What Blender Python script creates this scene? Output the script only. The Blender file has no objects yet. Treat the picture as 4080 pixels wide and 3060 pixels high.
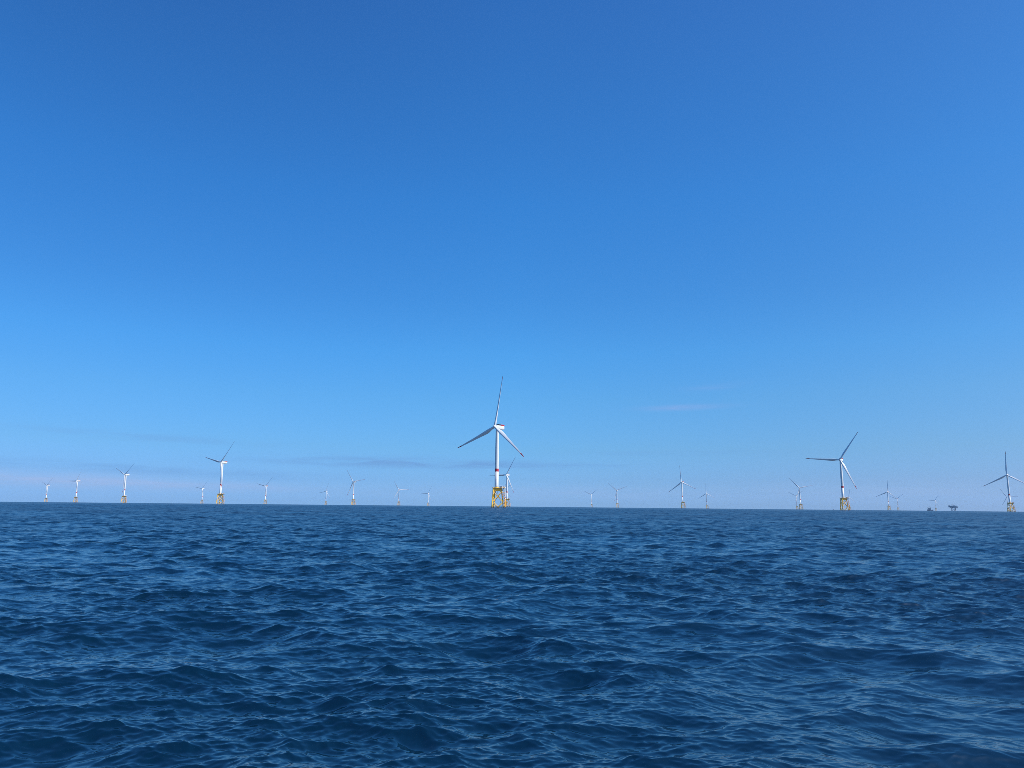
import bpy, math, random
import numpy as np
from mathutils import Matrix, Vector

R = math.radians
scene = bpy.context.scene
col = scene.collection
random.seed(4)

# ------------------------------------------------------------------ camera
EYE = 2.8                      # eye height over the water, from a small boat
EARTH = 7.4e6                  # earth radius with refraction: the far sea and turbines drop with it
PITCH, ROLL = R(9.74), R(0.56)
fwd = Vector((0, math.cos(PITCH), math.sin(PITCH)))
rt0 = Vector((1, 0, 0))
up0 = rt0.cross(fwd)
rt = math.cos(ROLL) * rt0 + math.sin(ROLL) * up0
up = -math.sin(ROLL) * rt0 + math.cos(ROLL) * up0
cd = bpy.data.cameras.new('camera')
cd.sensor_width = 36.0
cd.lens = 2830.0 / 4080.0 * 36.0
cd.clip_start = 0.1
cd.clip_end = 80000.0
cam = bpy.data.objects.new('camera', cd)
col.objects.link(cam)
cam.matrix_world = Matrix(((rt.x, up.x, -fwd.x, 0), (rt.y, up.y, -fwd.y, 0), (rt.z, up.z, -fwd.z, EYE), (0, 0, 0, 1)))
scene.camera = cam

# ------------------------------------------------------------------ sky and sun
SUN_AZ, SUN_EL = R(112), R(42)          # clockwise from the viewing direction, behind the right shoulder
w = bpy.data.worlds.new('World')
scene.world = w
w.use_nodes = True
nt = w.node_tree
N, L = nt.nodes, nt.links
for n in list(N):
    N.remove(n)


def node(tree, kind, **kw):
    n = tree.nodes.new(kind)
    for k, v in kw.items():
        setattr(n, k, v)
    return n


def math_node(tree, op, a, b=None, clamp=False):
    n = node(tree, 'ShaderNodeMath', operation=op, use_clamp=clamp)
    for i, v in enumerate((a, b)):
        if v is None:
            continue
        if isinstance(v, (int, float)):
            n.inputs[i].default_value = v
        else:
            tree.links.new(v, n.inputs[i])
    return n.outputs[0]


out = node(nt, 'ShaderNodeOutputWorld')
bg = node(nt, 'ShaderNodeBackground')
bg.inputs['Strength'].default_value = 0.10
L.new(bg.outputs[0], out.inputs[0])
sky = node(nt, 'ShaderNodeTexSky', sky_type='NISHITA', sun_disc=False, sun_elevation=SUN_EL, sun_rotation=SUN_AZ,
           altitude=0.0, air_density=1.0, dust_density=0.3, ozone_density=2.5)
tc = node(nt, 'ShaderNodeTexCoord')
above = node(nt, 'ShaderNodeVectorMath', operation='MAXIMUM')        # below the horizon the sky goes on as its lowest band
above.inputs[1].default_value = (-1, -1, 0.004)
L.new(tc.outputs['Generated'], above.inputs[0])
L.new(above.outputs[0], sky.inputs['Vector'])
sep = node(nt, 'ShaderNodeSeparateXYZ')
L.new(above.outputs[0], sep.inputs[0])
# colour of this day's air by height over the horizon (z of the direction, 0 to 0.8)
ramp = node(nt, 'ShaderNodeValToRGB')
zr = math_node(nt, 'MULTIPLY', sep.outputs['Z'], 1.25, clamp=True)
L.new(zr, ramp.inputs[0])
SKY = [
    (0.0101, (0.1373, 0.2805, 0.6421)),
    (0.0445, (0.1281, 0.2546, 0.5262)),
    (0.0965, (0.1356, 0.2805, 0.4692)),
    (0.1837, (0.1395, 0.3292, 0.5003)),
    (0.2616, (0.1271, 0.3618, 0.5575)),
    (0.3548, (0.1167, 0.3594, 0.5737)),
    (0.5077, (0.1089, 0.382, 0.6309)),
    (0.6539, (0.1143, 0.373, 0.6285)),
    (0.7613, (0.1197, 0.3609, 0.6219)),
    (1.0, (0.0958, 0.3248, 0.597))]
cr = ramp.color_ramp
for i, (p, c) in enumerate(SKY):
    e = cr.elements[i] if i < 2 else cr.elements.new(p)
    e.position = p
    e.color = (*c, 1)
mul = node(nt, 'ShaderNodeMix', data_type='RGBA', blend_type='MULTIPLY')
mul.inputs['Factor'].default_value = 1.0
L.new(sky.outputs[0], mul.inputs['A'])
L.new(ramp.outputs[0], mul.inputs['B'])
clr = node(nt, 'ShaderNodeVectorMath', operation='SCALE')
clr.inputs['Scale'].default_value = 6.0          # the ramps above are stored at a third and a half
# a little deeper to the left, hazier and warmer to the right: by the sine of the compass direction
hl = math_node(nt, 'SQRT', math_node(nt, 'ADD', math_node(nt, 'MULTIPLY', sep.outputs['X'], sep.outputs['X']),
                                     math_node(nt, 'MULTIPLY', sep.outputs['Y'], sep.outputs['Y'])))
sn = math_node(nt, 'DIVIDE', sep.outputs['X'], math_node(nt, 'MAXIMUM', hl, 0.001))
side = node(nt, 'ShaderNodeValToRGB')
L.new(math_node(nt, 'ADD', math_node(nt, 'MULTIPLY', sn, 0.5), 0.5), side.inputs[0])
for i, (p, c) in enumerate([(0.20, (.42, .415, .43)), (0.36, (.46, .46, .47)), (0.5, (.5, .5, .5)), (0.64, (.53, .49, .485)), (0.80, (.60, .475, .45))]):
    e = side.color_ramp.elements[i] if i < 2 else side.color_ramp.elements.new(p)
    e.position = p
    e.color = (*c, 1)
mul2 = node(nt, 'ShaderNodeMix', data_type='RGBA', blend_type='MULTIPLY')
mul2.inputs['Factor'].default_value = 1.0
L.new(mul.outputs['Result'], mul2.inputs['A'])
L.new(side.outputs[0], mul2.inputs['B'])
L.new(mul2.outputs['Result'], clr.inputs[0])

# thin cloud streaks low over the horizon, by compass direction and height in degrees
azd = math_node(nt, 'MULTIPLY', math_node(nt, 'ARCTAN2', sep.outputs['X'], sep.outputs['Y']), 57.2958)
eld = math_node(nt, 'MULTIPLY', math_node(nt, 'ARCSINE', sep.outputs['Z']), 57.2958)
comb = node(nt, 'ShaderNodeCombineXYZ')
L.new(azd, comb.inputs[0])
L.new(math_node(nt, 'MULTIPLY', eld, 9.0), comb.inputs[1])
wis = node(nt, 'ShaderNodeTexNoise')
wis.inputs['Scale'].default_value = 0.23
wis.inputs['Detail'].default_value = 5.0
wis.inputs['Roughness'].default_value = 0.55
wis.inputs['Distortion'].default_value = 0.4
L.new(comb.outputs[0], wis.inputs['Vector'])
wf = node(nt, 'ShaderNodeMapRange', interpolation_type='SMOOTHSTEP')
wf.inputs['From Min'].default_value = 0.36
wf.inputs['From Max'].default_value = 0.6
L.new(wis.outputs[0], wf.inputs['Value'])


def patch(az0, el0, saz, sel, slope=0.0):
    a = math_node(nt, 'SUBTRACT', azd, az0)
    e = math_node(nt, 'SUBTRACT', math_node(nt, 'SUBTRACT', eld, el0), math_node(nt, 'MULTIPLY', a, slope))
    a = math_node(nt, 'DIVIDE', a, saz)
    e = math_node(nt, 'DIVIDE', e, sel)
    q = math_node(nt, 'ADD', math_node(nt, 'MULTIPLY', a, a), math_node(nt, 'MULTIPLY', e, e))
    return math_node(nt, 'EXPONENT', math_node(nt, 'MULTIPLY', q, -1.0))


def cloud(src, rgb, patches, texture=0.75):
    tot = None
    for amp, *p in patches:
        v = math_node(nt, 'MULTIPLY', patch(*p), amp)
        tot = v if tot is None else math_node(nt, 'ADD', tot, v)
    tx = math_node(nt, 'ADD', math_node(nt, 'MULTIPLY', wf.outputs[0], texture), 1.0 - texture)
    fac = math_node(nt, 'MULTIPLY', tot, tx, clamp=True)
    mx = node(nt, 'ShaderNodeMix', data_type='RGBA')
    L.new(fac, mx.inputs['Factor'])
    L.new(src, mx.inputs['A'])
    mx.inputs['B'].default_value = (*[c / bg.inputs['Strength'].default_value for c in rgb], 1)
    return mx.outputs['Result']


sk = clr.outputs[0]
sk = cloud(sk, (0.165, 0.365, 0.72), [(.35, -31, 2.4, 9, .4, -.02), (.3, -20, 2.1, 7, .35, -.03), (.8, -10.5, 3.3, 8.5, .4, .0),
                                     (.6, -1, 3.2, 6, .3, .0), (.5, 6.5, 3.2, 2.2, .14, 0.), (.3, -27, 4.6, 9, .3, -.02), (.25, 14, 4.2, 8, .2, 0.)])
sk = cloud(sk, (0.38, 0.53, 0.85), [(.85, -33, 1.45, 7, .5, -.01), (.6, -23, 1.2, 7, .35, -.01), (.3, 3, 1.0, 14, .6, 0.), (.3, 28, 1.2, 10, .8, 0.)], .4)
sk = cloud(sk, (0.29, 0.43, 0.80), [(.6, 13.8, 7.75, 2.8, .2, .012), (.2, 16, 9.3, 2.2, .25, .05)], .6)
L.new(sk, bg.inputs['Color'])

sd = bpy.data.lights.new('sun', 'SUN')
sd.energy = 5.0
sd.angle = R(0.53)
sd.color = (1.0, 0.95, 0.87)
sun = bpy.data.objects.new('sun', sd)
col.objects.link(sun)
sdir = Vector((math.sin(SUN_AZ) * math.cos(SUN_EL), math.cos(SUN_AZ) * math.cos(SUN_EL), math.sin(SUN_EL)))
sun.rotation_euler = sdir.to_track_quat('Z', 'Y').to_euler()

scene.view_settings.view_transform = 'Standard'
scene.view_settings.look = 'None'
scene.view_settings.gamma = 1.0
scene.view_settings.exposure = 0.0
scene.cycles.filter_width = 0.75                # a phone picture is sharpened
scene.cycles.use_denoising = False               # it smears the ripples
scene.cycles.max_bounces = 6
scene.cycles.volume_bounces = 0


# ------------------------------------------------------------------ materials
def paint(name, rgb, rough=0.45, dirt=0.08, scale=0.35, dirt_rgb=None, weed=False):
    m = bpy.data.materials.new(name)
    m.use_nodes = True
    t = m.node_tree
    b = t.nodes['Principled BSDF']
    b.inputs['Roughness'].default_value = rough
    g = node(t, 'ShaderNodeTexCoord')
    mp = node(t, 'ShaderNodeMapping')
    mp.inputs['Scale'].default_value = (1, 1, 0.25)      # streaks that run down
    t.links.new(g.outputs['Object'], mp.inputs[0])
    n = node(t, 'ShaderNodeTexNoise')
    n.inputs['Scale'].default_value = scale
    n.inputs['Detail'].default_value = 6
    t.links.new(mp.outputs[0], n.inputs['Vector'])
    f = node(t, 'ShaderNodeMapRange')
    f.inputs['From Min'].default_value = 0.48
    f.inputs['From Max'].default_value = 0.75
    f.inputs['To Max'].default_value = dirt
    t.links.new(n.outputs[0], f.inputs['Value'])
    x = node(t, 'ShaderNodeMix', data_type='RGBA')
    x.inputs['A'].default_value = (*rgb, 1)
    x.inputs['B'].default_value = (*(dirt_rgb or (0.22, 0.2, 0.17)), 1)
    t.links.new(f.outputs[0], x.inputs['Factor'])
    res = x.outputs['Result']
    if weed:                                             # dark marine growth in the splash zone
        sp = node(t, 'ShaderNodeSeparateXYZ')
        t.links.new(g.outputs['Object'], sp.inputs[0])
        edge = math_node(t, 'ADD', sp.outputs['Z'], math_node(t, 'MULTIPLY', n.outputs[0], -2.2))
        wm = node(t, 'ShaderNodeMapRange')
        wm.inputs['From Min'].default_value = 0.1
        wm.inputs['From Max'].default_value = 0.7
        wm.inputs['To Min'].default_value = 0.9
        wm.inputs['To Max'].default_value = 0.0
        t.links.new(edge, wm.inputs['Value'])
        wx = node(t, 'ShaderNodeMix', data_type='RGBA')
        t.links.new(wm.outputs[0], wx.inputs['Factor'])
        t.links.new(res, wx.inputs['A'])
        wx.inputs['B'].default_value = (0.02, 0.022, 0.012, 1)
        res = wx.outputs['Result']
    t.links.new(res, b.inputs['Base Color'])
    return m


M = dict(
    white=paint('turbine_white', (0.72, 0.73, 0.72), 0.4, 0.15),
    blade=paint('blade_white', (0.74, 0.75, 0.75), 0.35, 0.1),
    red=paint('signal_red', (0.55, 0.018, 0.022), 0.45, 0.1),
    yellow=paint('jacket_yellow', (0.95, 0.54, 0.03), 0.45, 0.15, 0.5, (0.5, 0.22, 0.02), True),
    ochre=paint('landing_yellow', (0.85, 0.40, 0.03), 0.5, 0.5, 0.8, (0.45, 0.17, 0.03), True),
    deck=paint('deck_grating', (0.42, 0.30, 0.14), 0.7, 0.3),
    dark=paint('dark_steel', (0.05, 0.055, 0.065), 0.5, 0.3),
    grey=paint('grey_steel', (0.38, 0.38, 0.42), 0.55, 0.4),
    pale=paint('pale_grey_steel', (0.5, 0.5, 0.52), 0.55, 0.4),
    hull=paint('hull_blue', (0.13, 0.15, 0.22), 0.4, 0.4),
    orange=paint('orange_steel', (0.55, 0.2, 0.05), 0.5, 0.3),
    glass=paint('dark_glass', (0.02, 0.025, 0.03), 0.15, 0.0),
)


# ------------------------------------------------------------------ mesh building
class MB:
    def __init__(self):
        self.v, self.f, self.sm = [], [], []

    def add(self, vs, fs, smooth=False):
        o = len(self.v)
        self.v += [tuple(p) for p in vs]
        self.f += [tuple(i + o for i in f) for f in fs]
        self.sm += [smooth] * len(fs)
        return self

    def box(self, c, s, rz=0.0):
        c = Vector(c)
        q = Matrix.Rotation(rz, 3, 'Z')
        vs = [c + q @ Vector((x * s[0] / 2, y * s[1] / 2, z * s[2] / 2)) for x in (-1, 1) for y in (-1, 1) for z in (-1, 1)]
        return self.add(vs, [(0, 1, 3, 2), (4, 6, 7, 5), (0, 4, 5, 1), (2, 3, 7, 6), (0, 2, 6, 4), (1, 5, 7, 3)])

    def rings(self, rings, smooth=True, cap=True):
        n = len(rings[0])
        vs = [p for r in rings for p in r]
        fs = []
        for a in range(len(rings) - 1):
            for i in range(n):
                j = (i + 1) % n
                fs.append((a * n + i, a * n + j, (a + 1) * n + j, (a + 1) * n + i))
        self.add(vs, fs, smooth)
        if cap:
            self.add(list(rings[0]), [tuple(range(n))[::-1]])
            self.add(list(rings[-1]), [tuple(range(n))])
        return self

    def tube(self, pts, r, n=10):
        pts = [Vector(p) for p in pts]
        rr = r if isinstance(r, (list, tuple)) else [r] * len(pts)
        out_ = []
        for i, p in enumerate(pts):
            d = (pts[min(i + 1, len(pts) - 1)] - pts[max(i - 1, 0)]).normalized()
            a = d.cross(Vector((0, 0, 1)))
            if a.length < 1e-3:
                a = Vector((1, 0, 0))
            a.normalize()
            b = d.cross(a)
            out_.append([p + rr[i] * (math.cos(2 * math.pi * k / n) * a + math.sin(2 * math.pi * k / n) * b) for k in range(n)])
        return self.rings(out_)

    def lathe(self, prof, n=32, c=(0, 0)):
        return self.rings([[Vector((c[0] + r * math.cos(2 * math.pi * k / n), c[1] + r * math.sin(2 * math.pi * k / n), z))
                            for k in range(n)] for r, z in prof])

    def prism(self, poly, z0, z1):
        return self.rings([[Vector((x, y, z0)) for x, y in poly], [Vector((x, y, z1)) for x, y in poly]], smooth=False)

    def build(self, name, mat, parent=None):
        me = bpy.data.meshes.new(name)
        me.from_pydata(self.v, [], self.f)
        me.materials.append(mat)
        me.polygons.foreach_set('use_smooth', self.sm)
        me.update()
        import bmesh
        bm = bmesh.new()
        bm.from_mesh(me)
        bmesh.ops.recalc_face_normals(bm, faces=bm.faces)
        bm.to_mesh(me)
        bm.free()
        o = bpy.data.objects.new(name, me)
        col.objects.link(o)
        if parent is not None:
            o.parent = parent
        return o


def thing(name, label, cat, loc=(0, 0, 0), rz=0.0, group=None):
    o = bpy.data.objects.new(name, None)
    o.empty_display_size = 5
    col.objects.link(o)
    o.location = loc
    o.rotation_euler = (0, 0, rz)
    o['label'] = label
    o['category'] = cat
    if group:
        o['group'] = group
    return o


def drop(x, y):
    return -(x * x + y * y) / (2 * EARTH)


# ------------------------------------------------------------------ the sea
def spectrum_tile(size, n, lam_hi, lam_lo, rng, B, kp, az, spread):
    """height and sideways displacement of one periodic patch of wind waves, band limited"""
    dk = 2 * np.pi / size
    k1 = np.fft.fftfreq(n, 1.0 / n) * dk
    kx, ky = np.meshgrid(k1, k1, indexing='xy')
    k = np.hypot(kx, ky)
    k[0, 0] = 1e-6
    S = B / k ** 3 * np.exp(-1.25 * (kp / k) ** 2) / k
    S *= 1 + 1.6 * np.exp(-((k - kp) / (0.35 * kp)) ** 2)
    D = 0
    for a, wt in az:
        th = np.arctan2(kx, ky) - a
        D = D + wt * np.abs(np.cos(th / 2)) ** (2 * spread)
    norm = np.mean(np.abs(np.cos(np.linspace(-np.pi, np.pi, 720) / 2)) ** (2 * spread)) * 2 * np.pi * sum(q for _, q in az)
    S = S * D / norm
    S[(k < 2 * np.pi / lam_hi) | (k > 2 * np.pi / lam_lo)] = 0
    S[0, 0] = 0
    amp = np.sqrt(S) * dk * (rng.standard_normal((n, n)) + 1j * rng.standard_normal((n, n)))
    h = np.real(np.fft.ifft2(amp)) * n * n
    dx = np.real(np.fft.ifft2(1j * kx / k * amp)) * n * n
    dy = np.real(np.fft.ifft2(1j * ky / k * amp)) * n * n
    mss = float(np.sum(S * k * k) * dk * dk)
    return [np.ascontiguousarray(q.astype(np.float32)) for q in (h, dx, dy)], mss


def sample(tiles, size, x, y):
    n = tiles[0].shape[0]
    u, v = x * (n / size), y * (n / size)
    iu, iv = np.floor(u).astype(np.int64), np.floor(v).astype(np.int64)
    fu, fv = (u - iu).astype(np.float32), (v - iv).astype(np.float32)

    def wts(t):
        return ((-t + 2 * t * t - t ** 3) / 2, (2 - 5 * t * t + 3 * t ** 3) / 2, (t + 4 * t * t - 3 * t ** 3) / 2, (-t * t + t ** 3) / 2)
    wu, wv = wts(fu), wts(fv)
    res = [np.zeros(x.shape, np.float32) for _ in tiles]
    for b in range(4):
        row = ((iv + b - 1) % n) * n
        for a in range(4):
            idx = row + (iu + a - 1) % n
            ww = wu[a] * wv[b]
            for q, tl in enumerate(tiles):
                res[q] += ww * tl.ravel()[idx]
    return res


def build_sea():
    rng = np.random.default_rng(11)
    # rings get farther apart with distance, as wave detail gets smaller than a grain of the picture
    r, rows = 5.5, [5.5]
    while r < 11800:
        if r < 13:
            d = 0.0018 * r
        elif r < 25:
            d = 0.0024 * r
        elif r < 60:
            d = 0.0030 * r
        elif r < 260:
            d = 0.0037 * r
        elif r < 950:
            d = 0.96
        else:
            d = 0.96 + (r - 950) * 0.03
        r += d
        rows.append(r)
    rows = np.array(rows)
    dr = np.gradient(rows)
    fine = np.linspace(-R(43), R(43), 1560)
    gap = (fine[1] - fine[0]) * 1.012 ** np.arange(1, 600)        # columns open out gently to the sides and behind
    side_ = np.cumsum(gap)
    side_ = side_[side_ < np.pi - R(43) - gap[:len(side_)] * 0.5]
    az = np.concatenate([fine, R(43) + side_, (2 * np.pi - R(43) - side_)[::-1]])
    nr, na = len(rows), len(az)
    rr, aa = np.meshgrid(rows, az, indexing='ij')
    X, Y = rr * np.sin(aa), rr * np.cos(aa)
    step = np.broadcast_to(dr[:, None], rr.shape)
    daz = np.diff(np.append(az, az[0] + 2 * np.pi))
    daz = np.maximum(daz, np.roll(daz, 1))
    step = np.maximum(step, rr * daz[None, :])
    Xd, Yd = X.copy(), Y.copy()
    Z = (-(X * X + Y * Y) / (2 * EARTH))
    lost_mid = np.zeros(rr.shape, np.float32)
    lost_small = np.zeros(rr.shape, np.float32)
    lost_big = np.zeros(rr.shape, np.float32)
    sea_dirs = ((R(20), 1.0), (R(-28), 0.6))
    chop_dirs = ((R(8), 1.0), (R(-16), 0.6), (R(28), 0.6))
    gloss = np.zeros(rr.shape, np.float32)
    bands = [  # patch size, samples, longest and shortest wave, B, directions, spread, choppiness, seed, lost slopes, gloss near and far
        (131.0, 1024, 30.0, 3.0, WAVE[0], sea_dirs, 5.0, 1.0, 1, lost_big, (.1, .1)),
        (131.0, 1024, 3.0, 1.2, WAVE[1], sea_dirs, 6.0, 1.0, 5, lost_big, (.1, .1)),
        (27.3, 1024, 1.2, 0.5, WAVE[2], chop_dirs, 9.0, 0.95, 2, lost_mid, (.03, .15)),
        (27.3, 1024, 0.5, 0.2, WAVE[3], chop_dirs, 12.0, 0.85, 6, lost_mid, (.03, .15)),
        (5.3, 1024, 0.2, 0.08, WAVE[4], chop_dirs, 12.0, 0.7, 3, lost_small, (.03, .2)),
        (5.3, 1024, 0.08, 0.03, WAVE[5], chop_dirs, 8.0, 0.8, 4, lost_small, (.05, .2)),
    ]
    # gusts: patches where the small ripples stand higher or lower
    g = np.zeros(rr.shape, np.float32)
    for lam, amp in ((37, .5), (21, .5), (12, .45), (7, .4), (61, .5)):
        for _ in range(2):
            t, p = rng.uniform(0, 2 * np.pi), rng.uniform(0, 6.28)
            g += amp * np.sin(2 * np.pi / lam * (X * np.cos(t) + Y * np.sin(t)) + p).astype(np.float32)
    gust = np.clip(1.0 + 0.2 * g, 0.5, 1.35)
    far = np.clip((rr - 40) / 210, 0, 1).astype(np.float32)
    for size, n, hi, lo, B, dirs, spr, chop, seed, lost, gl in bands:
        tiles, mss = spectrum_tile(size, n, hi, lo, np.random.default_rng(seed * 17), B, 2 * np.pi / PEAK, dirs, spr)
        # keep a band while the grid can carry its shortest waves
        keep = np.clip((lo * 1.15 - step) / (lo * 0.85), 0, 1)
        keep = (keep * keep * (3 - 2 * keep)).astype(np.float32)
        mod = gust if lo < 1 else 1.0
        miss = (mss / 2) * np.clip(1 - keep * keep, 0, 1) * mod * mod
        share = gl[0] + (gl[1] - gl[0]) * far
        gloss += 2 * miss * share
        lost += miss * (1 - share)
        sel = keep > 0
        h, dx, dy = sample(tiles, size, X[sel] + 1000 * size, Y[sel] + 1000 * size)
        kk = (keep * mod)[sel]
        Z[sel] += h * kk
        Xd[sel] -= -chop * dx * kk * 1.0
        Yd[sel] -= -chop * dy * kk * 1.0
        print('band', lo, hi, 'mss', round(mss, 4), 'std', float(h.std()), 'kept', int(sel.sum()))
    verts = np.stack([Xd, Yd, Z], -1).reshape(-1, 3).astype(np.float32)
    verts = np.vstack([verts, np.array([[0, 0, 0]], np.float32)])
    i = np.arange(nr - 1)[:, None] * na
    j = np.arange(na)[None, :]
    j2 = (j + 1) % na
    quads = np.stack([i + j, i + j2, i + na + j2, i + na + j], -1).reshape(-1, 4)
    fan = np.stack([np.full(na, nr * na), (np.arange(na) + 1) % na, np.arange(na)], -1)
    me = bpy.data.meshes.new('sea')
    nq, nf = len(quads), len(fan)
    me.vertices.add(len(verts))
    me.vertices.foreach_set('co', verts.ravel())
    me.loops.add(nq * 4 + nf * 3)
    me.loops.foreach_set('vertex_index', np.concatenate([quads.ravel(), fan.ravel()]).astype(np.int32))
    me.polygons.add(nq + nf)
    starts = np.concatenate([np.arange(nq) * 4, nq * 4 + np.arange(nf) * 3]).astype(np.int32)
    me.polygons.foreach_set('loop_start', starts)
    me.polygons.foreach_set('use_smooth', np.ones(nq + nf, bool))
    me.update(calc_edges=True)
    for nm, arr in (('ripple_small', lost_small), ('ripple_mid', lost_mid), ('ripple_big', lost_big), ('gloss', gloss)):
        at = me.attributes.new(nm, 'FLOAT', 'POINT')
        at.data.foreach_set('value', np.append((arr if nm == 'gloss' else np.sqrt(arr)).ravel(), 0).astype(np.float32))
    me.materials.append(water_material())
    o = bpy.data.objects.new('sea', me)
    col.objects.link(o)
    o['kind'] = 'structure'
    o['label'] = 'dark blue rippled sea reaching to the horizon'
    print('sea', nr, na)


def water_material():
    m = bpy.data.materials.new('sea_water')
    m.use_nodes = True
    t = m.node_tree
    b = t.nodes['Principled BSDF']
    b.inputs['Base Color'].default_value = (*WATER, 1)
    b.inputs['Roughness'].default_value = 0.06
    b.inputs['IOR'].default_value = 2.0
    geo = node(t, 'ShaderNodeNewGeometry')
    total = None
    for nm, lam, gain in (('ripple_small', 0.10, 1.0), ('ripple_mid', 0.45, 1.0), ('ripple_big', 2.6, 1.0)):
        mp = node(t, 'ShaderNodeMapping')
        mp.inputs['Scale'].default_value = (0.35 / lam, 1.0 / lam, 0.0)
        mp.inputs['Rotation'].default_value = (0, 0, R(-8))
        t.links.new(geo.outputs['Position'], mp.inputs[0])
        nz = node(t, 'ShaderNodeTexNoise')
        nz.inputs['Scale'].default_value = 1.0
        nz.inputs['Detail'].default_value = 2.0
        t.links.new(mp.outputs[0], nz.inputs['Vector'])
        at = node(t, 'ShaderNodeAttribute', attribute_name=nm)
        sub = node(t, 'ShaderNodeVectorMath', operation='SUBTRACT')
        sub.inputs[1].default_value = (0.5, 0.5, 0.5)
        t.links.new(nz.outputs['Color'], sub.inputs[0])
        sc = node(t, 'ShaderNodeVectorMath', operation='SCALE')
        t.links.new(sub.outputs[0], sc.inputs[0])
        t.links.new(math_node(t, 'MULTIPLY', at.outputs['Fac'], 8.0 * gain), sc.inputs['Scale'])
        if total is None:
            total = sc.outputs[0]
        else:
            ad = node(t, 'ShaderNodeVectorMath', operation='ADD')
            t.links.new(total, ad.inputs[0])
            t.links.new(sc.outputs[0], ad.inputs[1])
            total = ad.outputs[0]
    # waves too small for the grid also widen the gloss: slope variance to microfacet roughness
    at = node(t, 'ShaderNodeAttribute', attribute_name='gloss')
    al2 = math_node(t, 'ADD', at.outputs['Fac'], 0.0002)
    t.links.new(math_node(t, 'POWER', al2, 0.25), b.inputs['Roughness'])
    flat = node(t, 'ShaderNodeVectorMath', operation='MULTIPLY')
    flat.inputs[1].default_value = (1, 1, 0)
    t.links.new(total, flat.inputs[0])
    su = node(t, 'ShaderNodeVectorMath', operation='SUBTRACT')
    t.links.new(geo.outputs['Normal'], su.inputs[0])
    t.links.new(flat.outputs[0], su.inputs[1])
    no = node(t, 'ShaderNodeVectorMath', operation='NORMALIZE')
    t.links.new(su.outputs[0], no.inputs[0])
    t.links.new(no.outputs[0], b.inputs['Normal'])
    return m


WAVE = (0.0105, 0.0170, 0.0190, 0.0160, 0.0140, 0.0020)
PEAK = 6.5
WATER = (0.0003, 0.0115, 0.0220)
build_sea()


# ------------------------------------------------------------------ wind turbine, built once in full
HUBZ, OVER, TILT = 126.0, 6.5, R(5)
LEGS = [R(-8.4), R(111.6), R(231.6)]


def leg_at(i, z):
    rad = 11.0 - z * 0.110
    return Vector((rad * math.cos(LEGS[i]), rad * math.sin(LEGS[i]), z))


def blade_rings(r0, r1, count):
    rs = [1.2, 3.5, 6, 10, 14, 18, 24, 32, 42, 54, 66, 74, 79, 82, 83.5]
    ch = [3.3, 3.3, 3.4, 4.2, 5.1, 5.4, 4.9, 4.2, 3.5, 2.8, 2.1, 1.55, 1.1, .65, .12]
    th = [1.0, 1.0, .95, .68, .5, .42, .36, .3, .26, .23, .2, .18, .17, .16, .16]
    tw = [17, 17, 17, 16, 14, 12, 9.5, 7, 5, 3, 1.5, .5, 0, 0, 0]
    ax = [.5, .5, .49, .42, .36, .33, .32, .31, .3, .3, .3, .3, .3, .35, .4]
    nn = 18
    rings = []
    for s in np.linspace(r0, r1, count):
        c, t_, a, x0 = (float(np.interp(s, rs, q)) for q in (ch, th, tw, ax))
        c *= 1.15
        a = R(a + 17)                                        # blades pitched well towards feather
        round_ = float(np.interp(s, [4, 14], [1, 0]))
        ring = []
        for k in range(nn):
            f = 2 * math.pi * k / nn
            u = (1 + math.cos(f)) / 2                         # 1 at the trailing edge
            foil = 5 * t_ * (0.2969 * math.sqrt(max(u, 0)) - 0.126 * u - 0.3516 * u * u + 0.2843 * u ** 3 - 0.1036 * u ** 4)
            ell = t_ * math.sqrt(max(0, u * (1 - u)))
            yy = (foil * (1 - round_) + ell * round_) * c * (1 if math.sin(f) >= 0 else -1)
            if k == 0 or k == nn // 2:
                yy = 0
            xx = (x0 - u) * c                                 # leading edge on +x
            bend = -2.2 * (s / 83.5) ** 2                     # tips bent a little into the wind
            ring.append(Vector((xx * math.cos(a) + yy * math.sin(a), -xx * math.sin(a) + yy * math.cos(a) + bend, s)))
        rings.append(ring)
    return rings


def rail(mb, poly, z, h=1.2, r=0.07, closed=True, step=2.0):
    m = len(poly)
    for i in range(m if closed else m - 1):
        a, b = Vector((*poly[i], z)), Vector((*poly[(i + 1) % m], z))
        for q in (h, h * .55):
            mb.tube([a + Vector((0, 0, q)), b + Vector((0, 0, q))], r, 5)
        cnt = max(1, int((b - a).length / step))
        for k in range(cnt):
            p = a.lerp(b, k / cnt)
            mb.tube([p, p + Vector((0, 0, h))], r, 5)


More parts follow.
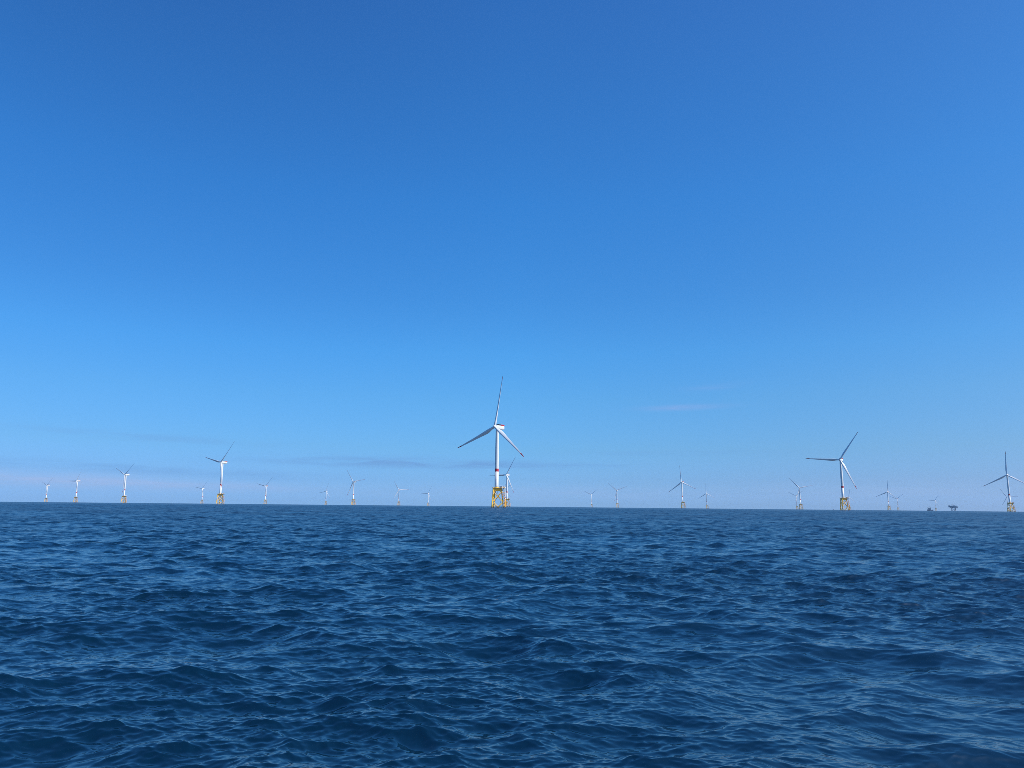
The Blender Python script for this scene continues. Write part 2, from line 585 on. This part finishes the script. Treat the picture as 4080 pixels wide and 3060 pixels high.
def make_turbine():
    root = thing('wind_turbine', '', 'wind turbine', group='offshore wind turbines on yellow jackets')
    # lattice jacket: bracing, then each leg
    jb = MB()
    for i in range(3):
        j = (i + 1) % 3
        for z0, z1 in ((8.9, 24.9), (-7.6, 8.3)):
            for p, q in ((i, j), (j, i)):
                jb.tube([leg_at(p, z0), leg_at(q, z1)], 0.46, 10)
    jacket = jb.build('jacket_bracing', M['yellow'], root)
    for i in range(3):
        m = MB()
        m.tube([leg_at(i, -9), leg_at(i, 7.2)], 0.85, 14)
        m.tube([leg_at(i, 7.2), leg_at(i, 10.2)], 0.97, 14)
        m.tube([leg_at(i, 10.2), leg_at(i, 23.6)], 0.85, 14)
        m.tube([leg_at(i, 23.6), leg_at(i, 30.0)], 1.0, 14)
        m.build('leg', M['yellow'], jacket)
    # transition piece: box girders between the legs round a central can
    tp = MB()
    for i in range(3):
        a, b = leg_at(i, 28), leg_at((i + 1) % 3, 28)
        d = (b - a)
        d.z = 0
        tp.box(((a + b) / 2 - Vector(((a + b).x, (a + b).y, 0)).normalized() * 0.35), (d.length - 1.6, 0.9, 3.7), math.atan2(d.y, d.x))
        tp.tube([leg_at(i, 28) * 0.97 + Vector((0, 0, .8)), Vector((0, 0, 27.6))], [1.0, 1.5], 10)
        for q in (0, 1):                                        # knee plates under the girder ends
            e = a if q == 0 else b
            o_ = b if q == 0 else a
            p = e.lerp(o_, 0.07)
            p2 = e.lerp(o_, 0.26)
            tp.tube([p + Vector((0, 0, -3.4)), p2 + Vector((0, 0, -1.9))], 0.4, 8)
    tp.lathe([(3.1, 25.6), (3.5, 26.2), (3.5, 30.0)], 28)
    tp.lathe([(3.45, 30.45), (3.45, 31.5), (3.2, 31.8)], 32)
    tpo = tp.build('transition_piece', M['yellow'], root)
    # main deck, longer on the crane side
    c0 = LEGS[0]
    poly = []
    for ang, rad in ((-8, 13.0), (16, 12.8), (52, 9.4), (95, 9.2), (128, 9.6), (168, 7.2), (215, 8.6), (250, 8.6), (292, 7.2), (322, 9.8), (340, 12.9)):
        poly.append((rad * math.cos(R(ang)), rad * math.sin(R(ang))))
    dk = MB().prism(poly, 30.0, 30.42).build('deck', M['deck'], root)
    rl = MB()
    rail(rl, poly, 30.42)
    rl.build('railing', M['yellow'], dk)
    br = MB()
    for a in (-24, -8, 10):
        e = Vector((12.2 * math.cos(R(a)), 12.2 * math.sin(R(a)), 29.9))
        br.tube([e, Vector((8.2 * math.cos(c0), 8.2 * math.sin(c0), 25.8))], 0.3, 8)
    br.build('deck_bracket', M['dark'], dk)
    cabin = MB()
    cabin.box((7.3, -4.2, 31.72), (4.6, 2.2, 2.4), R(-16))
    cabin.box((7.3, -4.2, 32.98), (4.9, 2.5, 0.12), R(-16))
    cb = cabin.build('equipment_cabin', M['white'], root)
    MB().box((7.0, -5.42, 31.6), (1.0, 0.14, 1.9), R(-16)).build('door', M['dark'], cb)
    cr_ = MB()
    cr_.lathe([(0.75, 30.42), (0.75, 32.4), (0.95, 32.5), (0.95, 33.5), (0.6, 33.7)], 16, (11.0, -2.2))
    cr_.box((11.2, -2.3, 33.2), (2.0, 1.5, 1.5), R(-10))
    crane = cr_.build('crane', M['white'], root)
    MB().tube([(11.0, -2.4, 33.3), (4.6, -4.6, 33.7)], [0.42, 0.25], 8).build('boom', M['white'], crane)
    # boat landing on the crane-side leg
    e_r = Vector((math.cos(c0), math.sin(c0), 0))
    e_t = Vector((-math.sin(c0), math.cos(c0), 0))
    bl = MB()
    for s in (-1.15, 1.15):
        bl.tube([e_r * 14.6 + e_t * s + Vector((0, 0, -3)), e_r * 14.0 + e_t * s + Vector((0, 0, 13.5)),
                 e_r * 12.2 + e_t * s + Vector((0, 0, 15.0))], 0.33, 8)
        for z in (1.5, 6.0, 10.5):
            l0 = leg_at(0, z + 0.9)
            bl.tube([e_r * (14.45 - z * .03) + e_t * s + Vector((0, 0, z)), l0], 0.26, 8)
        bl.tube([e_r * 14.2 + e_t * s + Vector((0, 0, 6)), leg_at(0, 11.5)], 0.2, 6)
    for z in (3.5, 8.5):
        bl.tube([e_r * 14.3 + e_t * -1.15 + Vector((0, 0, z)), e_r * 14.3 + e_t * 1.15 + Vector((0, 0, z))], 0.2, 6)
    bo = bl.build('boat_landing', M['ochre'], root)
    ld = MB()
    for s in (-.35, .35):
        ld.tube([e_r * 13.5 + e_t * s + Vector((0, 0, -2)), e_r * 12.9 + e_t * s + Vector((0, 0, 15))], 0.07, 5)
        ld.tube([e_r * 12.5 + e_t * s + Vector((0, 0, 15)), e_r * 12.1 + e_t * s + Vector((0, 0, 31))], 0.08, 5)
    for k in range(64):
        z = -1.5 + k * .5
        q = 13.5 - (z + 2) / 17 * .6 if z < 15 else 12.5 - (z - 15) / 16 * .4
        ld.tube([e_r * q + e_t * -.35 + Vector((0, 0, z)), e_r * q + e_t * .35 + Vector((0, 0, z))], 0.04, 4)
    ld.build('ladder', M['ochre'], bo)
    for z, r_in, r_out in ((14.6, 9.9, 13.7), (18.9, 9.6, 13.6), (22.3, 9.2, 12.9)):
        pl = MB()
        cpt = [e_r * r_in - e_t * 1.7, e_r * r_out - e_t * 1.7, e_r * r_out + e_t * 1.7, e_r * r_in + e_t * 1.7]
        pp = [(p.x, p.y) for p in cpt]
        pl.prism(pp, z, z + 0.25)
        rail(pl, pp, z + 0.25, 1.3, 0.09, True, 1.6)
        pl.tube([e_r * (r_out - .3) + Vector((0, 0, z)), leg_at(0, z - 2.6)], 0.2, 6)
        pl.build('rest_platform', M['ochre'], bo)
    # power cable hanging inside the jacket
    cp = [Vector((1.2, -3.2, 26)), Vector((1.5, -3.1, 24)), Vector((2.6, -2.6, 20.5)), Vector((4.0, -1.6, 17)), Vector((5.6, -.8, 12)), Vector((7.2, -.6, 6)), Vector((8.4, -.4, -4))]
    MB().tube(cp, 0.22, 8).build('power_cable', M['dark'], root)
    # tower with its red band
    prof = [(3.05, 31.4), (3.05, 56.0)]
    tw = MB()
    tw.lathe(prof + [(3.05, 56.0)], 48)
    tw.lathe([(3.05, 60.6), (3.02, 70), (2.92, 85), (2.72, 100), (2.5, 114), (2.38, 123.2)], 48)
    for z, rr_ in ((44.0, 3.05), (76.0, 2.98), (97.0, 2.76)):
        tw.lathe([(rr_ + .03, z - .1), (rr_ + .05, z), (rr_ + .03, z + .1)], 48)
    two = tw.build('tower', M['white'], root)
    MB().lathe([(3.05, 56.0), (3.05, 60.6)], 48).build('red_band', M['red'], two)
    dr_ = MB()
    dr_.box((0.9, -3.0, 32.9), (1.1, 0.35, 2.3))
    dr_.build('tower_door', M['grey'], two)
    # nacelle, its length along y, wind side at -y
    nb = MB()
    secs = [(-4.4, 2.1, 2.1, 0.3), (-3.9, 2.5, 2.5, 0.25), (-1.5, 3.0, 3.1, 0.2), (2.5, 3.35, 3.5, 0.0), (9.0, 3.35, 3.5, 0.0), (12.6, 3.2, 3.3, 0.1), (13.9, 2.9, 2.9, 0.2)]
    rings = []
    for y, hw, hh, dz in secs:
        ring = []
        for k in range(32):
            f = 2 * math.pi * k / 32
            cx, cz = math.cos(f), math.sin(f)
            e = 0.42 if cz > 0 else 0.62
            px = math.copysign(abs(cx) ** e, cx) * hw
            pz = math.copysign(abs(cz) ** e, cz) * hh
            ring.append(Vector((px, y, HUBZ + dz + pz - .1)))
        rings.append(ring)
    nb.rings(rings)
    nac = nb.build('nacelle', M['white'], root)
    hp = MB()
    z0 = HUBZ + 3.5
    pp = [(-3.3, 5.2), (3.3, 5.2), (3.3, 13.7), (-3.3, 13.7)]
    hp.prism(pp, z0, z0 + 0.25)
    for i in range(4):
        a, b = Vector((*pp[i], 0)), Vector((*pp[(i + 1) % 4], 0))
        d = b - a
        mid = (a + b) / 2
        mid = mid + (Vector((0, 9.45, 0)) - mid).normalized() * 0.08
        hp.box((mid.x, mid.y, z0 + 0.25 + 0.62), (d.length - 0.17, 0.08, 1.2), math.atan2(d.y, d.x))
    hp.build('hoist_platform', M['red'], nac)
    ck = MB()
    ck.box((0, 2.6, z0 + 0.75), (5.6, 3.0, 1.9))
    ck.box((0, 2.6, z0 + 1.78), (5.9, 3.3, 0.16))
    ck.build('cooler', M['dark'], nac)
    mt = MB()
    mt.tube([(1.6, 4.6, z0), (1.6, 4.6, z0 + 3.2)], 0.09, 6)
    mt.tube([(.9, 4.6, z0 + 2.6), (2.3, 4.6, z0 + 2.6)], 0.06, 6)
    mt.build('weather_mast', M['pale'], nac)
    # hub with the nose cone, axis along y, centre at its own origin
    hb = MB()
    hb.rings([[Vector((q * math.cos(2 * math.pi * k / 32), y, q * math.sin(2 * math.pi * k / 32))) for k in range(32)]
              for y, q in ((2.0, 2.15), (1.9, 2.4), (.6, 2.7), (-.8, 2.7), (-1.9, 2.35), (-2.7, 1.65), (-3.1, .85), (-3.25, .1))])
    for k in range(3):
        a = 2 * math.pi * k / 3
        d = Vector((math.sin(a), 0, math.cos(a)))
        hb.tube([d * 1.2, d * 2.95], 1.85, 20)
    hb.build('hub', M['white'], root)
    for k in range(3):
        b = MB().rings(blade_rings(1.2, 73.5, 34)).build('blade', M['blade'], root)
        MB().rings(blade_rings(73.5, 83.5, 9)).build('blade_tip', M['red'], b)
    return root


def pose(root, x, y, yaw, phase):
    """stand a turbine on the sea, face it into the wind (yaw clockwise from the view) and turn its rotor"""
    root.location = (x, y, drop(x, y))
    rz = Matrix.Rotation(-(R(yaw) - math.pi), 4, 'Z')
    k = 0
    for c in root.children:
        base = c.name.split('.')[0]
        if base == 'nacelle':
            c.matrix_local = rz
        elif base in ('hub', 'blade'):
            a = R(-phase) - (2 * math.pi * k / 3 if base == 'blade' else 0)
            ctr = Vector((0, -OVER * math.cos(TILT), HUBZ + OVER * math.sin(TILT)))
            c.matrix_local = rz @ Matrix.Translation(ctr) @ Matrix.Rotation(-TILT, 4, 'X') @ Matrix.Rotation(a, 4, 'Y')
            if base == 'blade':
                k += 1


def copy_tree(o, parent=None):
    c = o.copy()
    col.objects.link(c)
    if parent is not None:
        c.parent = parent
    for ch in list(o.children):
        copy_tree(ch, c)
    return c


TURBINES = [
    (-22.7, 1127.6, 220, 352, 'tallest and nearest white wind turbine, on a bright yellow three-legged jacket in mid picture'),
    (-16.4, 2889.9, 212, 330, 'white turbine close behind the right side of the nearest, blade pointing left behind its tower'),
    (-36.9, 4788.3, 218, 340, 'faint turbine mostly hidden behind the yellow jacket and crane deck of the nearest turbine'),
    (-45.0, 5990.0, 212, 318, 'farthest turbine hidden behind the nearest turbine, only an up-right blade and bits showing'),
    (-3514.5, 5445.9, 210, 310, 'small turbine nearest the left edge of the picture, blades in a V'),
    (-2575.1, 4261.1, 212, 330, 'second turbine from the left edge, one blade level to the left and one steeply up'),
    (-1745.8, 3247.0, 212, 308, 'third turbine from the left edge, mid sized, two blades raised in a V'),
    (-2611.4, 6087.3, 204, 322, 'small faint turbine just left of the big turbine of the left half'),
    (-885.1, 2189.8, 214, 318, 'biggest turbine of the left half, seen side on with red-banded tower'),
    (-1728.0, 5066.1, 204, 318, 'small turbine next right of the biggest of the left half, one blade up-right'),
    (-1748.5, 6803.5, 204, 342, 'tiny turbine left of the turbine whose blade points steeply up to the left'),
    (-863.8, 3940.5, 208, 38, 'mid sized turbine between the two biggest of left and centre, one blade steeply up-left'),
    (-915.0, 5871.0, 187, 32, 'small turbine with one blade up-left and one level blade to the right, left of centre'),
    (-852.4, 7420.9, 206, 332, 'tiny turbine standing next left of the nearest turbine, one blade up-right'),
    (796.7, 7122.6, 210, 306, 'tiny turbine next right of the nearest turbine, two blades in a wide V'),
    (788.3, 5347.5, 206, 50, 'small turbine right of centre with blades up-left, right and hanging down'),
    (839.3, 3519.1, 218, 6, 'mid sized turbine right of centre with one blade straight up, like an upturned Y'),
    (1672.3, 6142.9, 212, 2, 'small turbine just right of the mid sized upturned-Y one, blade straight up'),
    (2683.5, 6758.3, 222, 304, 'tiny turbine left of the one with a long up-left blade, blades in flat V'),
    (1718.8, 4272.8, 202, 42, 'turbine left of the big yellow-jacket turbine of the right half, long blade up-left'),
    (836.0, 1808.8, 218, 326, 'big turbine of the right half on a yellow jacket, one blade level to the left'),
    (3382.0, 7190.0, 220, 350, 'faint turbine peeping out behind the yellow deck of the right half big turbine'),
    (2619.3, 4991.8, 224, 354, 'small turbine right of the right half big turbine, upright blade over two spread ones'),
    (4250.0, 7912.0, 222, 308, 'tiny turbine touched by the lower right blade of the small upright-bladed turbine'),
    (5215.8, 8842.3, 222, 328, 'faintest turbine, standing between the ship and the substation platform'),
    (1735.4, 2500.9, 222, 358, 'turbine cut by the right edge of the picture, blade straight up'),
    (4343.0, 6290.0, 220, 32, 'small faint turbine half behind the tower at the right edge'),
]
proto = make_turbine()
for i, (x, y, yaw, ph, lab) in enumerate(TURBINES):
    o = proto if i == 0 else copy_tree(proto)
    o['label'] = lab
    pose(o, x, y, yaw, ph)


def at(az_deg, d):
    x, y = d * math.sin(R(az_deg)), d * math.cos(R(az_deg))
    return (x, y, drop(x, y))


# ------------------------------------------------------------------ substation platform on the right horizon
def make_substation():
    root = thing('substation_platform', 'grey offshore substation platform on four legs near the right edge', 'substation', at(31.56, 6100), -R(31.56) + R(6))
    lg = MB()
    xs, ys = (-9.5, 13.5), (-11, 11)
    for z0, z1 in ((-8, 6), (6, 18)):
        for y in ys:
            lg.tube([(xs[0] - .4, y, z0), (xs[1] - .2, y, z1)], .5, 8)
            lg.tube([(xs[1] + .4, y, z0), (xs[0] + .2, y, z1)], .5, 8)
        for x in xs:
            lg.tube([(x, ys[0], z0), (x, ys[1], z1)], .5, 8)
            lg.tube([(x, ys[1], z0), (x, ys[0], z1)], .5, 8)
    jk = lg.build('jacket_bracing', M['pale'], root)
    for x in xs:
        for y in ys:
            MB().tube([(x * 1.12, y * 1.12, -8), (x, y, 19.4)], 1.25, 12).build('leg', M['grey'], jk)
    for x in (-3, 5):                                          # cable tubes hung between the legs
        MB().tube([(x, -6, -8), (x, -6, 19.4)], .9, 10).build('cable_tube', M['grey'], jk)
    d1 = MB().box((0, 0, 20.1), (50, 26, 1.2)).build('cable_deck', M['grey'], root)
    rl = MB()
    rail(rl, [(-25, -13), (25, -13), (25, 13), (-25, 13)], 20.7, 1.3, .12, True, 3)
    rl.build('railing', M['pale'], d1)
    tb = MB()
    tb.box((1, 0, 27.2), (40, 22, 9.4))
    tb.box((1, 0, 22.2), (42, 23.5, 0.5))
    tb.box((1, 0, 32.1), (44, 24, 0.6))
    for x in (-16, -9, -2, 5, 12, 19):
        tb.box((x, -11.2, 27), (.8, .7, 9.2))
    tp = tb.build('topside_module', M['grey'], root)
    MB().box((8.5, -11.15, 28.8), (11, .5, 3.0)).build('lit_gap_panel', M['pale'], tp)  # pale slab: the brightness of a lit gap is put into its colour
    MB().box((-6, -11.15, 25), (7, .5, 3.6)).build('shaded_opening_panel', M['dark'], tp)  # solid dark slab: the shade of an opening is painted as colour
    hd = MB()
    hd.box((-24, 0, 28.4), (9, 18, 8.6))
    hd.box((-25, 0, 33.0), (12, 20, .5))
    hd.build('overhang_module', M['hull'], root)
    sb = MB()
    sb.box((24.5, 0, 25.5), (7, 16, 6))
    sb.tube([(27, -7, 22), (28.5, -7, 31)], .3, 6)
    sb.tube([(27, 7, 22), (28.5, 7, 31)], .3, 6)
    sb.build('side_module', M['grey'], root)
    c = MB()
    c.lathe([(1.2, 32.4), (1.2, 36.2), (1.7, 36.4), (1.7, 38.4), (1.1, 38.8)], 14, (-6, -5))
    c.box((-6.6, -5, 38.3), (3.4, 2.4, 2.0))
    cn = c.build('crane', M['hull'], root)
    MB().tube([(-6, -5, 37.6), (6, -5, 36.4)], [.6, .35], 8).build('boom', M['pale'], cn)
    for x, s in ((2.5, 4.6), (10.5, 5.4)):
        MB().box((x, 2, 34.4), (s, 7, 3.9)).build('roof_unit', M['white'], root)
    m = MB()
    m.tube([(23, -4, 28), (23, -4, 42)], [.35, .15], 8)
    for z in (34, 37, 40):
        m.tube([(21.8, -4, z), (24.2, -4, z)], .1, 5)
    m.build('antenna_mast', M['pale'], root)
    for o in root.children:                                     # the upper works stand tall over the cable deck
        for q in [o] + list(o.children):
            for v in q.data.vertices:
                if v.co.z > 20.8:
                    v.co.z = 20.8 + (v.co.z - 20.8) * 1.45


make_substation()


# ------------------------------------------------------------------ service ship and small boat
def hull_mb(length, beam, deck, bow_rise, draft=2.0, n=15):
    m = MB()
    rings = []
    for i in range(n):
        t_ = i / (n - 1)                                    # 0 stern, 1 bow (bow at -x)
        b = beam / 2 * (1 - max(0, (t_ - .6) / .4) ** 2.2 * .96)
        z = deck + bow_rise * max(0, (t_ - .55) / .45) ** 1.3
        x = length / 2 - t_ * length
        rake = -max(0, t_ - .7) / .3 * length * .05
        rings.append([Vector((x, -b * .75, -draft)), Vector((x, b * .75, -draft)), Vector((x + rake * .5, b, 0.5)),
                      Vector((x + rake, b, z)), Vector((x + rake, -b, z)), Vector((x + rake * .5, -b, 0.5))])
    return m.rings(rings, smooth=False)


def make_ship():
    root = thing('service_ship', 'dark service ship with tall superstructure and arched crane, left of the substation', 'ship', at(30.2, 7400), -R(30.2) + R(14))
    h = hull_mb(46, 17, 6.4, 5.0).build('hull', M['hull'], root)
    MB().box((15, 0, 7.2), (13, 15, 1.4)).build('bulwark', M['grey'], h)
    s = MB()
    s.box((-6.5, 0, 12.2), (24, 15.5, 12))
    s.box((-5.5, 0, 20.4), (21, 14.5, 4.6))
    for z in (11, 14, 17):
        s.box((-6.5, 0, z), (24.5, 16, .3))
    ss = s.build('superstructure', M['grey'], root)
    for z in (12.6, 15.6):
        MB().box((-6.5, -7.8, z), (19, .25, 1.0)).build('window_row', M['glass'], ss)
    b = MB()
    b.box((-5.5, 0, 24.2), (23.5, 17, 2.6))
    b.box((-5.5, 0, 25.8), (24.5, 18, .5))
    bo = b.build('bridge', M['white'], root)
    MB().box((-5.5, -8.6, 24.3), (20, .3, 1.1)).build('bridge_window', M['glass'], bo)
    hd = MB()
    hd.lathe([(6.6, 26.6), (7.6, 27.4), (7.6, 27.9)], 8, (-15.5, 0))
    hd.tube([(-13, -4, 22), (-18, -4, 26.8)], .3, 6)
    hd.tube([(-13, 4, 22), (-18, 4, 26.8)], .3, 6)
    hd.build('helicopter_deck', M['grey'], root)
    c = MB()
    c.lathe([(1.3, 26), (1.3, 30), (1.7, 30.2), (1.7, 31.5)], 12, (1.5, -2))
    cn = c.build('crane', M['dark'], root)
    MB().tube([(1.5, -2, 31), (-.5, -2, 36.5), (-3.2, -2, 40.2), (-6.0, -2, 40.8), (-8.2, -2, 38.4), (-8.8, -2, 34.8)], [1.1, 1.1, 1.0, .9, .7, .4], 8).build('boom', M['dark'], cn)
    MB().tube([(-4, 3, 26), (-4, 3, 37)], [.4, .15], 8).build('mast', M['pale'], root)
    MB().box((19, 0, 8.5), (5, 9, 2.4)).build('deck_cargo', M['orange'], root)


make_ship()


def make_boat():
    root = thing('motor_boat', 'tiny dark motor boat on the horizon left of the right half big jacket', 'boat', at(24.11, 4000), -R(24.11) + R(160))
    hull_mb(7.0, 2.6, 1.1, .6, .5).build('hull', M['hull'], root)
    c = MB()
    c.rings([[Vector((-1.6, -1, 1.1)), Vector((1.2, -1, 1.1)), Vector((1.2, 1, 1.1)), Vector((-1.6, 1, 1.1))],
             [Vector((-.8, -.85, 2.8)), Vector((1.0, -.85, 2.8)), Vector((1.0, .85, 2.8)), Vector((-.8, .85, 2.8))]], smooth=False)
    cb = c.build('cabin', M['grey'], root)
    MB().box((.1, 0, 2.9), (2.4, 2.0, .14)).build('cabin_roof', M['pale'], cb)


make_boat()


# ------------------------------------------------------------------ sea haze
HAZE = 2.8e-5
if HAZE:
    hz = MB().box((0, 0, 0), (1, 1, 1))
    m = bpy.data.materials.new('haze_air')
    m.use_nodes = True
    t = m.node_tree
    t.nodes.remove(t.nodes['Principled BSDF'])
    pv = node(t, 'ShaderNodeVolumePrincipled')
    pv.inputs['Color'].default_value = (0.48, 0.74, 1.0, 1)
    pv.inputs['Density'].default_value = HAZE
    pv.inputs['Anisotropy'].default_value = 0.1
    t.links.new(pv.outputs[0], t.nodes['Material Output'].inputs['Volume'])
    o = hz.build('haze', m)
    o.scale = (24600, 24600, 250)
    o.location = (0, 0, 250 / 2 - 14)
    o['kind'] = 'stuff'
    o['label'] = 'thin pale blue haze over the far sea'
